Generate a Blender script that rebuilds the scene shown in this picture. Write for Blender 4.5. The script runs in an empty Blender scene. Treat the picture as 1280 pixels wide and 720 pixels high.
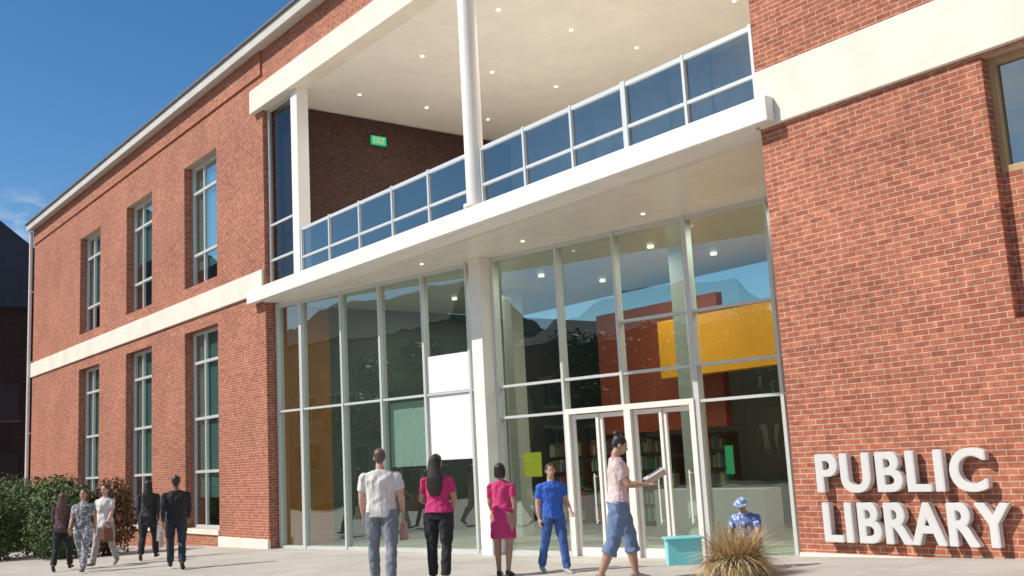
import bpy, math, random
import numpy as np
from mathutils import Vector, Matrix
random.seed(3); rng=np.random.default_rng(5)
scene=bpy.context.scene
scene.view_settings.view_transform='Standard'; scene.view_settings.look='None'; scene.view_settings.exposure=0
CAMH=1.6; Y0=10.95
def sstep(a,b,x):
    t=min(1,max(0,(x-a)/(b-a))); return t*t*(3-2*t)
def zg(x,y):
    z=.414+.028*max(-60,min(6,x))
    w=sstep(9.3,12.2,y)*(1-sstep(-10.2,-8.5,x))*sstep(-32,-25,x)
    return z*(1-w)-.30*w
# ---------------------------------------------------------------- materials
def mat(name,col,rough=.6,metal=0,spec=.5):
    m=bpy.data.materials.new(name); m.use_nodes=True
    b=m.node_tree.nodes['Principled BSDF']
    b.inputs['Base Color'].default_value=(*col,1); b.inputs['Roughness'].default_value=rough
    b.inputs['Metallic'].default_value=metal; b.inputs['Specular IOR Level'].default_value=spec
    return m
def N(m,t,**k):
    n=m.node_tree.nodes.new(t)
    for a,v in k.items(): setattr(n,a,v)
    return n
def L(m,a,b): m.node_tree.links.new(a,b)
def noisy(m,col,var=.15,scale=3,bump=0,bscale=40,bdist=.01,stretch=(1,1,1)):
    b=m.node_tree.nodes['Principled BSDF']
    g=N(m,'ShaderNodeTexCoord'); mp=N(m,'ShaderNodeMapping'); mp.inputs['Scale'].default_value=stretch
    L(m,g.outputs['Object'],mp.inputs[0])
    n=N(m,'ShaderNodeTexNoise'); n.inputs['Scale'].default_value=scale; n.inputs['Detail'].default_value=6; n.inputs['Roughness'].default_value=.65
    L(m,mp.outputs[0],n.inputs['Vector'])
    r=N(m,'ShaderNodeValToRGB'); r.color_ramp.elements[0].position=.3; r.color_ramp.elements[1].position=.7
    r.color_ramp.elements[0].color=(*[c*(1-var) for c in col],1); r.color_ramp.elements[1].color=(*[min(1,c*(1+var)) for c in col],1)
    L(m,n.outputs['Fac'],r.inputs[0]); L(m,r.outputs[0],b.inputs['Base Color'])
    if bump:
        n2=N(m,'ShaderNodeTexNoise'); n2.inputs['Scale'].default_value=bscale; n2.inputs['Detail'].default_value=4
        L(m,mp.outputs[0],n2.inputs['Vector'])
        bu=N(m,'ShaderNodeBump'); bu.inputs['Strength'].default_value=bump; bu.inputs['Distance'].default_value=bdist
        L(m,n2.outputs['Fac'],bu.inputs['Height']); L(m,bu.outputs[0],b.inputs['Normal'])
    return m
def nmat(name,col,rough=.7,**k): return noisy(mat(name,col,rough),col,**k)
def brickmat(name,c1,c2,mo,bw=.205,rh=.066):
    m=mat(name,c1,.85,spec=.25); b=m.node_tree.nodes['Principled BSDF']
    g=N(m,'ShaderNodeNewGeometry'); sp=N(m,'ShaderNodeSeparateXYZ'); sn=N(m,'ShaderNodeSeparateXYZ')
    L(m,g.outputs['Position'],sp.inputs[0]); L(m,g.outputs['True Normal'],sn.inputs[0])
    def M(op,a,bb=None):
        n=N(m,'ShaderNodeMath',operation=op)
        for i,x in enumerate((a,bb)):
            if x is None: continue
            if isinstance(x,(int,float)): n.inputs[i].default_value=x
            else: L(m,x,n.inputs[i])
        return n.outputs[0]
    ax=M('ABSOLUTE',sn.outputs[0]); ay=M('ABSOLUTE',sn.outputs[1])
    u=M('ADD',M('MULTIPLY',sp.outputs[0],ay),M('MULTIPLY',sp.outputs[1],ax))
    c=N(m,'ShaderNodeCombineXYZ'); L(m,u,c.inputs[0]); L(m,sp.outputs[2],c.inputs[1])
    br=N(m,'ShaderNodeTexBrick'); L(m,c.outputs[0],br.inputs['Vector'])
    for k,v in (('Color1',(*c1,1)),('Color2',(*c2,1)),('Mortar',(*mo,1)),('Scale',1),('Mortar Size',.007),('Mortar Smooth',.35),('Bias',-.15),('Brick Width',bw),('Row Height',rh)): br.inputs[k].default_value=v
    n=N(m,'ShaderNodeTexNoise'); n.inputs['Scale'].default_value=.55; n.inputs['Detail'].default_value=7; n.inputs['Roughness'].default_value=.7
    L(m,g.outputs['Position'],n.inputs['Vector'])
    r=N(m,'ShaderNodeMapRange'); r.inputs[1].default_value=.3; r.inputs[2].default_value=.7; r.inputs[3].default_value=.78; r.inputs[4].default_value=1.15
    L(m,n.outputs['Fac'],r.inputs[0])
    n3=N(m,'ShaderNodeTexNoise'); n3.inputs['Scale'].default_value=9; n3.inputs['Detail'].default_value=5
    L(m,c.outputs[0],n3.inputs['Vector'])
    r3=N(m,'ShaderNodeMapRange'); r3.inputs[1].default_value=.3; r3.inputs[2].default_value=.7; r3.inputs[3].default_value=.72; r3.inputs[4].default_value=1.27
    L(m,n3.outputs['Fac'],r3.inputs[0])
    f=M('MULTIPLY',r.outputs[0],r3.outputs[0])
    mx=N(m,'ShaderNodeVectorMath',operation='SCALE'); L(m,br.outputs['Color'],mx.inputs[0]); L(m,f,mx.inputs['Scale'])
    L(m,mx.outputs[0],b.inputs['Base Color'])
    bu=N(m,'ShaderNodeBump'); bu.inputs['Strength'].default_value=.6; bu.inputs['Distance'].default_value=.008; bu.invert=True
    L(m,br.outputs['Fac'],bu.inputs['Height']); L(m,bu.outputs[0],b.inputs['Normal'])
    return m
BRICK=brickmat('red_brick',(.43,.140,.078),(.30,.086,.052),(.50,.365,.28))
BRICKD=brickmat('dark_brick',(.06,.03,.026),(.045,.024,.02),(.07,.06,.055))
STONE=nmat('cream_stone',(.75,.69,.59),.75,var=.10,scale=1.0,bump=.15,bscale=60)
WHITE=nmat('white_paint',(.80,.77,.72),.45,var=.05,scale=1.2)
ALU=mat('aluminium_frame',(.62,.64,.63),.4,.2)
DARK=mat('dark_metal',(.03,.03,.035),.45)
def panelmat(name,col,rough,sx,sy,line=.6):
    m=mat(name,col,rough); b=m.node_tree.nodes['Principled BSDF']
    g=N(m,'ShaderNodeNewGeometry')
    br=N(m,'ShaderNodeTexBrick'); br.offset=0; L(m,g.outputs['Position'],br.inputs['Vector'])
    for k,v in (('Color1',(*col,1)),('Color2',(*[c*.95 for c in col],1)),('Mortar',(*[c*line for c in col],1)),('Scale',1),('Mortar Size',.008),('Mortar Smooth',.1),('Brick Width',sx),('Row Height',sy)): br.inputs[k].default_value=v
    L(m,br.outputs['Color'],b.inputs['Base Color']); return m
CEIL=panelmat('ceiling_panels',(.84,.80,.73),.6,2.9,1.2,.88)
SOFF=panelmat('soffit_panels',(.80,.745,.655),.28,2.9,1.3,.75)
ROOF=nmat('roof_metal',(.12,.12,.13),.6)
GREYF=nmat('cornice_grey',(.55,.53,.49),.6,var=.08,scale=2)
PAVE=panelmat('concrete_paving',(.50,.465,.41),.85,1.6,1.6,.55)
def addnoise_pave(m,lo=.76):
    b=m.node_tree.nodes['Principled BSDF']; lk=b.inputs['Base Color'].links[0]; src=lk.from_socket
    g=N(m,'ShaderNodeNewGeometry'); n=N(m,'ShaderNodeTexNoise'); n.inputs['Scale'].default_value=.8; n.inputs['Detail'].default_value=10; n.inputs['Roughness'].default_value=.75
    L(m,g.outputs['Position'],n.inputs['Vector'])
    r=N(m,'ShaderNodeMapRange'); r.inputs[1].default_value=.3; r.inputs[2].default_value=.7; r.inputs[3].default_value=lo; r.inputs[4].default_value=1.1
    L(m,n.outputs['Fac'],r.inputs[0]); s=N(m,'ShaderNodeVectorMath',operation='SCALE'); L(m,src,s.inputs[0]); L(m,r.outputs[0],s.inputs['Scale']); L(m,s.outputs[0],b.inputs['Base Color'])
addnoise_pave(PAVE); addnoise_pave(SOFF,.93); addnoise_pave(CEIL,.95)
GRASS=nmat('grass',(.06,.09,.03),.9,var=.4,scale=.6)
def glassmat(name,tint,base,grazing,rough=.0):
    m=bpy.data.materials.new(name); m.use_nodes=True; nt=m.node_tree
    nt.nodes.remove(nt.nodes['Principled BSDF']); out=nt.nodes['Material Output']
    t=N(m,'ShaderNodeBsdfTransparent'); t.inputs[0].default_value=(*tint,1)
    g=N(m,'ShaderNodeBsdfGlossy'); g.inputs[0].default_value=(.88,.97,.94,1); g.inputs['Roughness'].default_value=rough
    lw=N(m,'ShaderNodeLayerWeight'); lw.inputs[0].default_value=.35
    r=N(m,'ShaderNodeMapRange'); r.inputs[3].default_value=base; r.inputs[4].default_value=grazing
    L(m,lw.outputs['Facing'],r.inputs[0]); mx=N(m,'ShaderNodeMixShader')
    L(m,r.outputs[0],mx.inputs[0]); L(m,t.outputs[0],mx.inputs[1]); L(m,g.outputs[0],mx.inputs[2]); L(m,mx.outputs[0],out.inputs[0])
    n=N(m,'ShaderNodeTexNoise'); n.inputs['Scale'].default_value=.7
    gg=N(m,'ShaderNodeNewGeometry'); L(m,gg.outputs['Position'],n.inputs['Vector'])
    bu=N(m,'ShaderNodeBump'); bu.inputs['Strength'].default_value=.2; bu.inputs['Distance'].default_value=.025
    L(m,n.outputs['Fac'],bu.inputs['Height']); L(m,bu.outputs[0],g.inputs['Normal'])
    return m
GLASS=glassmat('curtain_glass',(.56,.70,.63),.12,.60)
GLASSD=glassmat('door_glass',(.6,.72,.68),.08,.5)
GLASSW=glassmat('window_glass',(.50,.66,.66),.25,.9)
GLASSR=glassmat('railing_glass',(.12,.18,.25),.12,.6)
GLASSB=glassmat('bay_glass',(.40,.38,.40),.03,.22)
def emis(name,col,s):
    m=bpy.data.materials.new(name); m.use_nodes=True; b=m.node_tree.nodes['Principled BSDF']
    b.inputs['Base Color'].default_value=(*col,1); b.inputs['Emission Color'].default_value=(*col,1); b.inputs['Emission Strength'].default_value=s; return m
LAMP=emis('downlight_lamp',(1,.93,.8),1.8)
EXITG=emis('exit_green',(.01,.45,.16),.6)
ORANGE=nmat('orange_panel',(.88,.36,.02),.5,var=.12,scale=.8); OCHRE=nmat('ochre_wall',(.55,.22,.06),.6,var=.12,scale=.8); DRED=nmat('dark_red_wall',(.34,.06,.03),.6,var=.15,scale=1)
INTW=nmat('interior_wall',(.38,.33,.27),.8,var=.1,scale=.5); INTF=mat('interior_floor',(.25,.21,.18),.35); BLIND=nmat('white_blind',(.78,.80,.80),.8,var=.05,scale=2)
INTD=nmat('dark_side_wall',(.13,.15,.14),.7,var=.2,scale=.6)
GREENB=mat('pale_green_blind',(.50,.62,.56),.8); WOOD=nmat('wood_frame',(.42,.27,.14),.5,var=.2,scale=6,stretch=(1,1,.1))
# ---------------------------------------------------------------- mesh builder
class MB:
    def __init__(s,T=None): s.v=[];s.f=[];s.m=[];s.T=T or Matrix.Identity(4)
    def add(s,vs,fs,mi=0):
        o=len(s.v); s.v+= [tuple(s.T@Vector(v)) for v in vs]
        s.f+=[tuple(i+o for i in f) for f in fs]; s.m+=[mi]*len(fs)
    def box(s,x0,x1,y0,y1,z0,z1,mi=0):
        if x0>x1:x0,x1=x1,x0
        if y0>y1:y0,y1=y1,y0
        vs=[(x,y,z) for z in (z0,z1) for y in (y0,y1) for x in (x0,x1)]
        s.add(vs,[(0,2,3,1),(4,5,7,6),(0,1,5,4),(2,6,7,3),(0,4,6,2),(1,3,7,5)],mi)
    def quad(s,a,b,c,d,mi=0): s.add([a,b,c,d],[(0,1,2,3)],mi)
    def cyl(s,p0,p1,r0,r1=None,n=16,mi=0,caps=True):
        r1=r0 if r1 is None else r1; p0=Vector(p0);p1=Vector(p1); a=(p1-p0).normalized()
        u=a.orthogonal().normalized(); w=a.cross(u); vs=[]
        for p,r in ((p0,r0),(p1,r1)):
            for i in range(n):
                t=2*math.pi*i/n; vs.append(tuple(p+u*(r*math.cos(t))+w*(r*math.sin(t))))
        fs=[(i,(i+1)%n,n+(i+1)%n,n+i) for i in range(n)]
        if caps: fs+=[tuple(range(n-1,-1,-1)),tuple(range(n,2*n))]
        s.add(vs,fs,mi)
    def obj(s,name,mats,parent=None,smooth=False,bevel=0):
        me=bpy.data.meshes.new(name); me.from_pydata(s.v,[],s.f)
        for m in mats: me.materials.append(m)
        me.polygons.foreach_set('material_index',s.m); me.update()
        if smooth: me.polygons.foreach_set('use_smooth',[True]*len(me.polygons))
        o=bpy.data.objects.new(name,me); scene.collection.objects.link(o)
        if parent: o.parent=parent
        if bevel:
            b=o.modifiers.new('b','BEVEL'); b.width=bevel; b.segments=2; b.limit_method='ANGLE'
        return o
def empty(name,loc=(0,0,0)):
    o=bpy.data.objects.new(name,None); o.location=loc; scene.collection.objects.link(o); return o
TC=Matrix.Translation((0,0,CAMH))   # building heights below are relative to eye level
# ---------------------------------------------------------------- ground
def grid(name,xs,ys,off,m):
    vs=[(x,y,zg(x,y)+off(x,y)) for y in ys for x in xs]; nx=len(xs)
    fs=[(j*nx+i,j*nx+i+1,(j+1)*nx+i+1,(j+1)*nx+i) for j in range(len(ys)-1) for i in range(nx-1)]
    me=bpy.data.meshes.new(name); me.from_pydata(vs,[],fs); me.materials.append(m)
    me.polygons.foreach_set('use_smooth',[True]*len(fs))
    o=bpy.data.objects.new(name,me); scene.collection.objects.link(o)
xs=[-600,-300,-150,-100]+[-60+.5*i for i in range(0,141)]+[20,60,150,300,600]
ys=[-600,-300,-150,-80,-50]+[-20+.5*i for i in range(0,77)]+[25,40,80,150,300,600]
grid('ground',xs,ys,lambda x,y:-.12 if (-56<x<11 and -16<y<22) else 0,GRASS)
grid('pavement',[-56+.5*i for i in range(0,135)],[-16+.5*i for i in range(0,77)],lambda x,y:.004,PAVE)
# ---------------------------------------------------------------- library building
lib=empty('library_building')
b=MB(TC); B=-2.9
ops=[(-40.1,-37.6),(-34.7,-32.2),(-29.4,-26.95)]
UZ=(5.3,8.95); LZ=(-1.5,4.0)
edges=[-47]+[e for o in ops for e in o]+[-23.9]
for i in range(0,len(edges),2):
    b.box(edges[i],edges[i+1],Y0,Y0+.45,B,10.05)
for (x0,x1) in ops:
    b.box(x0,x1,Y0,Y0+.45,B,LZ[0]); b.box(x0,x1,Y0,Y0+.45,LZ[1],UZ[0]); b.box(x0,x1,Y0,Y0+.45,UZ[1],10.05)
b.box(-47.03,-23.9,Y0-.05,Y0+.45,10.05,10.7)
b.box(-47,-46.6,Y0+.45,32,B,10.7)
b.box(-23.9,-8.4,Y0,Y0+.45,9.7,10.7)
b.box(-8.4,3,Y0,Y0+.45,4.88,10.7)
WX0,WX1=-5.36,-3.0
b.box(-8.4,WX0,Y0,Y0+.45,B,4.88); b.box(WX1,3,Y0,Y0+.45,B,4.88)
b.box(WX0,WX1,Y0,Y0+.45,B,1.15); b.box(WX0,WX1,Y0,Y0+.45,4.06,4.88); b.box(WX0,WX1,Y0+.14,Y0+.45,1.15,2.75)
b.box(-8.4,-8.0,Y0+.45,20,B,10.7)
b.box(3,3.4,Y0,32,B,10.7)
b.obj('brick_walls',[BRICK],lib)
b=MB(TC)
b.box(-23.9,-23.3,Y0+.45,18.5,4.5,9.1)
b.obj('balcony_side_wall',[brickmat('shaded_balcony_brick',(.075,.032,.028),(.055,.025,.023),(.07,.06,.055))],lib)  # shade under the balcony ceiling is put into this darkened brick colour
b=MB(TC)
b.box(-47.06,-23.95,Y0-.07,Y0+.02,4.36,4.95); b.box(-8.38,3,Y0-.07,Y0+.02,4.10,4.88)
b.box(-26.93,-23.86,Y0-.06,Y0+.02,B,-1.66)
for x0,x1 in ops: b.box(x0-.03,x1+.03,Y0-.05,Y0+.3,LZ[0]-.14,LZ[0]-.003)
b.obj('stone_band',[STONE],lib,bevel=.012)
b=MB(TC); b.box(-8.36,3,Y0-.09,Y0+.02,B,-1.37); b.obj('wall_base_kerb',[STONE],lib,bevel=.01)
b=MB(TC)
b.box(-47.15,3.5,Y0-.32,Y0-.24,10.66,10.92,0); b.box(-47.15,3.5,Y0-.24,Y0+.5,10.70,10.76,0)
b.box(-47.2,3.6,Y0-.38,Y0-.20,10.92,10.99,1); b.box(-47.1,3.5,Y0-.20,32,10.78,10.91,1)
b.obj('cornice_and_roof',[GREYF,ROOF],lib)
b=MB(TC); b.cyl((-47.12,Y0-.12,B),(-47.12,Y0-.12,10.65),.07,n=12)
for z in (-1,2,5,8): b.box(-47.22,-47.02,Y0-.12,Y0,z,z+.05)
b.obj('drain_pipe',[WHITE],lib)
b=MB(TC)
b.box(-24.35,-8.42,Y0-.16,Y0-.002,9.08,9.70); b.box(-24.0,-8.4,Y0-.002,Y0+.3,9.10,9.69)
b.obj('upper_fascia',[STONE],lib,bevel=.015)
b=MB(TC); b.box(-24.5,-8.1,Y0-.24,Y0-.075,4.12,4.46); b.box(-23.88,-8.42,Y0-.075,Y0+.3,4.10,4.45)
b.obj('balcony_fascia',[WHITE],lib,bevel=.015)
b=MB(TC); b.box(-23.9,-8.4,Y0+.3,18.9,4.05,4.44,0); b.obj('balcony_slab',[SOFF],lib)
b=MB(TC); b.box(-23.28,-8.42,Y0+.12,18.4,4.455,4.50,0); b.obj('balcony_floor',[nmat('balcony_tiles',(.74,.70,.64),.6,var=.06,scale=2)],lib)
b=MB(TC); b.box(-23.9,-8.4,Y0+.3,18.9,9.14,9.6,0); b.obj('balcony_ceiling',[CEIL],lib)
b=MB(TC); b.box(-23.3,-8.4,18.5,18.8,4.5,9.14,0)
b.obj('balcony_back_wall',[nmat('back_wall',(.70,.65,.57),.7)],lib)
b=MB(TC)
for i in range(11):
    x=-22.5+i*1.4; b.box(x,x+.06,18.40,18.5,4.5,9.14)
for z in (5.6,7.6): b.box(-23.3,-8.4,18.41,18.49,z,z+.06)
b.obj('balcony_back_mullions',[ALU],lib)
CX=-14.9
b=MB(TC); b.cyl((CX,Y0+.03,4.5),(CX,Y0+.03,9.10),.175,n=32); b.cyl((CX,Y0+.03,4.5),(CX,Y0+.03,4.56),.24,n=32)
o=b.obj('round_column',[WHITE],lib,smooth=True); o.modifiers.new('e','EDGE_SPLIT').split_angle=.7
b=MB(TC); b.box(-17.18,-16.80,12.36,12.74,B,4.06); b.obj('square_pillar',[WHITE],lib,bevel=.02)
b=MB(TC); g=MB(TC); yr=Y0+.0
for a,c in [(-21.92,CX-.2),(CX+.2,-8.45)]:
    n=5
    for z0,z1 in ((5.53,5.60),(4.86,4.91),(4.52,4.57)): b.box(a,c,yr+.03,yr+.10,z0,z1)
    for i in range(n+1):
        x=a+(c-a)*i/n; hw=.05 if (a>-20 and i==3) else .025
        b.box(x-hw,x+hw,yr+.02,yr+.11,4.46,5.62)
        if i<n:
            x2=a+(c-a)*(i+1)/n
            for z0,z1 in ((4.575,4.855),(4.915,5.525)):
                e=random.uniform(-.008,.008); g.quad((x+.03,yr+.065+e,z0),(x2-.03,yr+.065-e,z0),(x2-.03,yr+.065-e,z1),(x+.03,yr+.065+e,z1))
b.obj('balcony_railing',[mat('rail_paint',(.66,.68,.68),.35,.2)],lib); g.obj('railing_glass',[GLASSR],lib)
b=MB(TC); g=MB(TC)
b.box(-22.30,-21.96,Y0+.0,Y0+.3,4.46,9.10,0)
for x in (-23.88,-22.38): b.box(x,x+.07,Y0+.12,Y0+.22,4.5,9.10,1)
for z in (4.5,5.12,6.02,9.03): b.box(-23.81,-22.38,Y0+.13,Y0+.21,z,z+.06,1)
b.obj('bay_post_and_frame',[WHITE,ALU],lib,bevel=.006)
g.quad((-23.81,Y0+.17,4.5),(-22.38,Y0+.17,4.5),(-22.38,Y0+.17,9.1),(-23.81,Y0+.17,9.1)); g.obj('bay_glass',[GLASSB],lib)
# ---- curtain wall on a splayed line
ang=math.atan(.205); TG=Matrix.Translation((-24,11.25,CAMH))@Matrix.Rotation(ang,4,'Z')
def U(x): return (x+24)/math.cos(ang)
ZB=-1.92; ZT=4.06
f=MB(TG); g=MB(TG)
mull=[-23.84,-22.94,-21.47,-20.17,-18.81,-17.5,-16.78,-15.15,-13.82,-12.31,-10.75,-9.5,-8.45]
DL,DM,DR=mull[7],mull[8],mull[9]
for x in mull:
    w=.05 if x in(-22.94,DR) else .03
    lo=.74 if x==DM else ZB
    f.box(U(x)-w,U(x)+w,-.09,.09,lo,ZT,0)
def hz(x0,x1,z,h=.05):
    xsn=[x for x in mull if x0-.01<=x<=x1+.01]
    for a,c in zip(xsn[:-1],xsn[1:]): f.box(U(a)+.031,U(c)-.031,-.07,.07,z,z+h,0)
A0,A1=mull[0],mull[-1]
hz(A0,A1,1.36); hz(A0,A1,ZT-.10,.1); hz(A0,DL,ZB,.10); hz(DR,A1,ZB,.10); hz(DM,A1,2.31)
hz(mull[6],DL,.74); hz(DR,A1,.74)
f.obj('curtain_wall_frame',[ALU],lib)
zs=[ZB+.1,1.36,ZT-.05]
for a,c in zip(mull[:-1],mull[1:]):
    for z0,z1 in zip(zs[:-1],zs[1:]):
        if a>=DL-.01 and c<=DR+.01 and z0<0: z0=.82
        e=random.uniform(-.010,.010); e2=random.uniform(-.008,.008)
        g.quad((U(a),e,z0),(U(c),-e,z0),(U(c),-e+e2,z1),(U(a),e+e2,z1))
g.obj('curtain_wall_glass',[GLASS],lib)
d=MB(TG); dg=MB(TG)
dx0,dx1=U(DL),U(DR); mid=(dx0+dx1)/2; HD=.72
d.box(dx0+.03,dx1-.05,-.12,.10,HD,HD+.10)
for x,wd in ((dx0+.03,.09),(mid-.07,.14),(dx1-.14,.09)): d.box(x,x+wd,-.12,.10,ZB,HD)
def leaf(xa,xb,yo=0):
    for x in (xa,xb-.06): d.box(x,x+.06,-.04+yo,.02+yo,ZB+.02,HD-.02)
    for z,h in ((ZB+.02,.16),(HD-.10,.08)): d.box(xa+.06,xb-.06,-.035+yo,.015+yo,z,z+h)
    dg.quad((xa+.05,-.01+yo,ZB+.1),(xb-.05,-.01+yo,ZB+.1),(xb-.05,-.01+yo,HD-.06),(xa+.05,-.01+yo,HD-.06))
    d.cyl((xb-.12,-.10+yo,-1.3),(xb-.12,-.10+yo,-.4),.014,n=8)
    for z in (-1.25,-.45): d.cyl((xb-.12,-.10+yo,z),(xb-.12,-.02+yo,z),.009,n=6)
p1a,p1b=dx0+.13,mid-.08; p2a,p2b=mid+.08,dx1-.15
leaf(p1a,(p1a+p1b)/2-.005); leaf((p1a+p1b)/2+.005,p1b,.03); leaf(p2a,(p2a+p2b)/2-.005); leaf((p2a+p2b)/2+.005,p2b,.03)
d.obj('entrance_doors',[WHITE],lib); dg.obj('door_glass',[GLASSD],lib)
p=MB(TG)
p.box(U(-18.77),U(-17.55),-.03,-.02,.0,1.35,0); p.box(U(-18.77),U(-17.55),-.03,-.02,1.42,2.2,0); p.box(U(-20.1),U(-18.85),.10,.11,-.1,1.3,0)
p.box(U(-16.35),U(-15.9),.08,.09,-.42,.05,1); p.box(U(-11.95),U(-11.80),.08,.09,-.5,-.02,2)
p.obj('window_posters',[BLIND,mat('yellow_notice',(.75,.62,.05),.5),mat('green_notice',(.05,.45,.18),.5)],lib)
# ---- interior
i=MB(TC)
i.box(-26,-8.4,11.35,24,ZB-.12,ZB-.02,1)
i.box(-40,-8.0,24,24.3,ZB,4.05,0)
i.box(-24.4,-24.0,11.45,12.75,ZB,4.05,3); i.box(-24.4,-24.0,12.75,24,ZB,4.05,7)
i.box(-16.6,-8.45,17.2,17.6,1.55,2.85,2)
i.box(-19.4,-15.4,17.9,18.1,.4,3.4,4)
i.box(-13.5,-8.45,17.8,18.0,ZB,1.5,4)
for x in (-20.3,-14.6): i.box(x,x+.35,15.6,15.95,ZB,4.05,5)
i.box(-16.5,-13.5,16.6,17.15,ZB,-.9,5)
for k in range(4):
    x=-22.6+k*1.7
    i.box(x,x+1.3,18.8,19.2,ZB,.3,6)
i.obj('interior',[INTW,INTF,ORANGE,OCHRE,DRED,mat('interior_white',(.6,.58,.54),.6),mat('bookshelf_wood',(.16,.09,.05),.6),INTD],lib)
bk=MB(TC)
for k in range(4):
    for sh in range(5):
        x=-22.55+k*1.7; x1=x+1.2
        while x<x1:
            w=random.uniform(.03,.07); h=random.uniform(.24,.34)
            bk.box(x,x+w-.004,18.72,18.9,ZB+.15+sh*.42,ZB+.15+sh*.42+h,random.randrange(4)); x+=w
bk.obj('bookshelf_books',[mat('book_a',(.4,.08,.05)),mat('book_b',(.08,.15,.3)),mat('book_c',(.5,.45,.3)),mat('book_d',(.1,.25,.12))],lib)
l=MB(TC)
for ix in range(5):
    for iy in range(3):
        x=-21.8+ix*2.9; y=12.6+iy*2.0
        l.cyl((x,y,9.12),(x,y,9.139),.04,n=14)
for ix in range(5):
    x=-20.6+ix*2.7; y=11.25+.205*(x+24)
    if y-.9>Y0+.32: l.cyl((x,y-.8,4.035),(x,y-.8,4.049),.035,n=14)
for ix in range(4):
    for iy in range(2):
        x=-21.5+ix*3.5; y=15.0+iy*1.9
        l.cyl((x,y,4.00),(x,y,4.045),.07,n=14)
l.obj('downlights',[LAMP],lib)
for (x,y,z,e) in ((-21.5,15.2,3.95,70),(-16,15.4,3.95,140),(-11.5,15.8,3.95,190),(-19.5,14.6,9.05,150),(-14.2,14.6,9.05,160),(-10.2,14.6,9.05,100)):  # fill lights added: indoor ones boost the downlights, upper ones brighten the balcony ceiling
    li=bpy.data.lights.new('downlight_fill_area','AREA'); li.energy=e; li.size=2.5; li.color=(1,.94,.85)
    lo=bpy.data.objects.new('downlight_fill',li); lo.location=(x,y,CAMH+z); scene.collection.objects.link(lo); lo.parent=lib
ex=MB(TC); ex.box(-23.28,-23.22,13.75,14.2,8.42,8.66,0); ex.obj('exit_sign',[EXITG],lib)
def text(name,body,x0,x1,z0,z1,y,m,parent,depth=.09,facing='-Y',off=.016):
    cu=bpy.data.curves.new(name,'FONT'); cu.body=body; cu.extrude=.5; cu.offset=off; cu.space_character=1.14
    o=bpy.data.objects.new(name+'_c',cu); scene.collection.objects.link(o)
    dg=bpy.context.evaluated_depsgraph_get(); me=bpy.data.meshes.new_from_object(o.evaluated_get(dg))
    bpy.data.objects.remove(o); n=len(me.vertices); co=np.empty(n*3); me.vertices.foreach_get('co',co); co=co.reshape(-1,3)
    mn=co.min(0); mx=co.max(0); q=(co-mn)/(mx-mn)
    fs=[tuple(p.vertices) for p in me.polygons]; V=[];F=[]
    # a heavier stroke: closely stepped layers of each letter
    for k,(ox,oz,dd) in enumerate(((0,0,1),(-.008,.005,.985),(.008,-.005,.97),(-.015,-.005,.955),(.015,.005,.94))):
        if depth<.05 and k: break
        if facing=='-Y': out=np.c_[x0+q[:,0]*(x1-x0)+ox, y-q[:,2]*depth*dd, z0+q[:,1]*(z1-z0)+oz]
        else: out=np.c_[y+q[:,2]*depth, x0+q[:,0]*(x1-x0), z0+q[:,1]*(z1-z0)]
        F+=[tuple(i+len(V) for i in f) for f in fs]; V+=out.tolist()
    m2=bpy.data.meshes.new(name); m2.from_pydata(V,[],F); m2.materials.append(m)
    o=bpy.data.objects.new(name,m2); scene.collection.objects.link(o)
    if parent:o.parent=parent
    return o
sg=empty('library_sign')
LET=mat('sign_letter_metal',(.72,.71,.69),.35,.2)
text('public_letters','PUBLIC',-7.96,-5.82,CAMH-.64,CAMH-.18,Y0-.04,LET,sg)
text('library_letters','LIBRARY',-7.92,-5.62,CAMH-1.22,CAMH-.76,Y0-.04,LET,sg)
text('exit_text','EXIT',13.80,14.15,CAMH+8.46,CAMH+8.62,-23.22,WHITE,bpy.data.objects['exit_sign'],depth=.01,facing='X')
def window(x0,x1,z0,z1,y,parts,vx,blind=None,fr=ALU):
    f=MB(TC); w=.08
    f.box(x0,x0+w,y,y+.1,z0,z1); f.box(x1-w,x1,y,y+.1,z0,z1); f.box(x0+w,x1-w,y,y+.1,z0,z0+w); f.box(x0+w,x1-w,y,y+.1,z1-w,z1)
    for v in vx: f.box(x0+(x1-x0)*v-.035,x0+(x1-x0)*v+.035,y+.005,y+.095,z0+w,z1-w)
    for t in parts:
        z=z0+(z1-z0)*t; f.box(x0+w,x1-w,y-.005,y+.09,z-.04,z+.04)
    f.obj('window_frame',[fr],lib,bevel=.005)
    g=MB(TC); zz=[z0]+[z0+(z1-z0)*t for t in parts]+[z1]
    for a,c in zip(zz[:-1],zz[1:]):
        e=random.uniform(-.012,.012); g.quad((x0+.05,y+.05+e,a),(x1-.05,y+.05-e,a),(x1-.05,y+.05-e,c),(x0+.05,y+.05+e,c))
    g.obj('window_pane',[GLASSW],lib)
    r=MB(TC)
    r.box(x0-.6,x1+.6,y+2.4,y+2.5,z0-.3,z1+.3,0); r.box(x0-.6,x0-.5,y+.25,y+2.4,z0-.3,z1+.3,0); r.box(x0-.6,x1+.6,y+.25,y+2.4,z1+.2,z1+.3,0); r.box(x0-.6,x1+.6,y+.25,y+2.4,z0-.3,z0-.2,0)
    if blind: r.box(x0+.1,x1-.1,y+.13,y+.14,z1-(z1-z0)*blind,z1,1)
    r.obj('room_behind_window',[INTW,GREENB],lib)
for k,(x0,x1) in enumerate(ops):
    window(x0,x1,UZ[0],UZ[1],Y0+.25,(.27,.78),(.36,),blind=(.75,.55,.85)[k])
    window(x0,x1,LZ[0],LZ[1],Y0+.25,(.28,.55,.84),(.36,),blind=(.9,.72,.85)[k])
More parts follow.
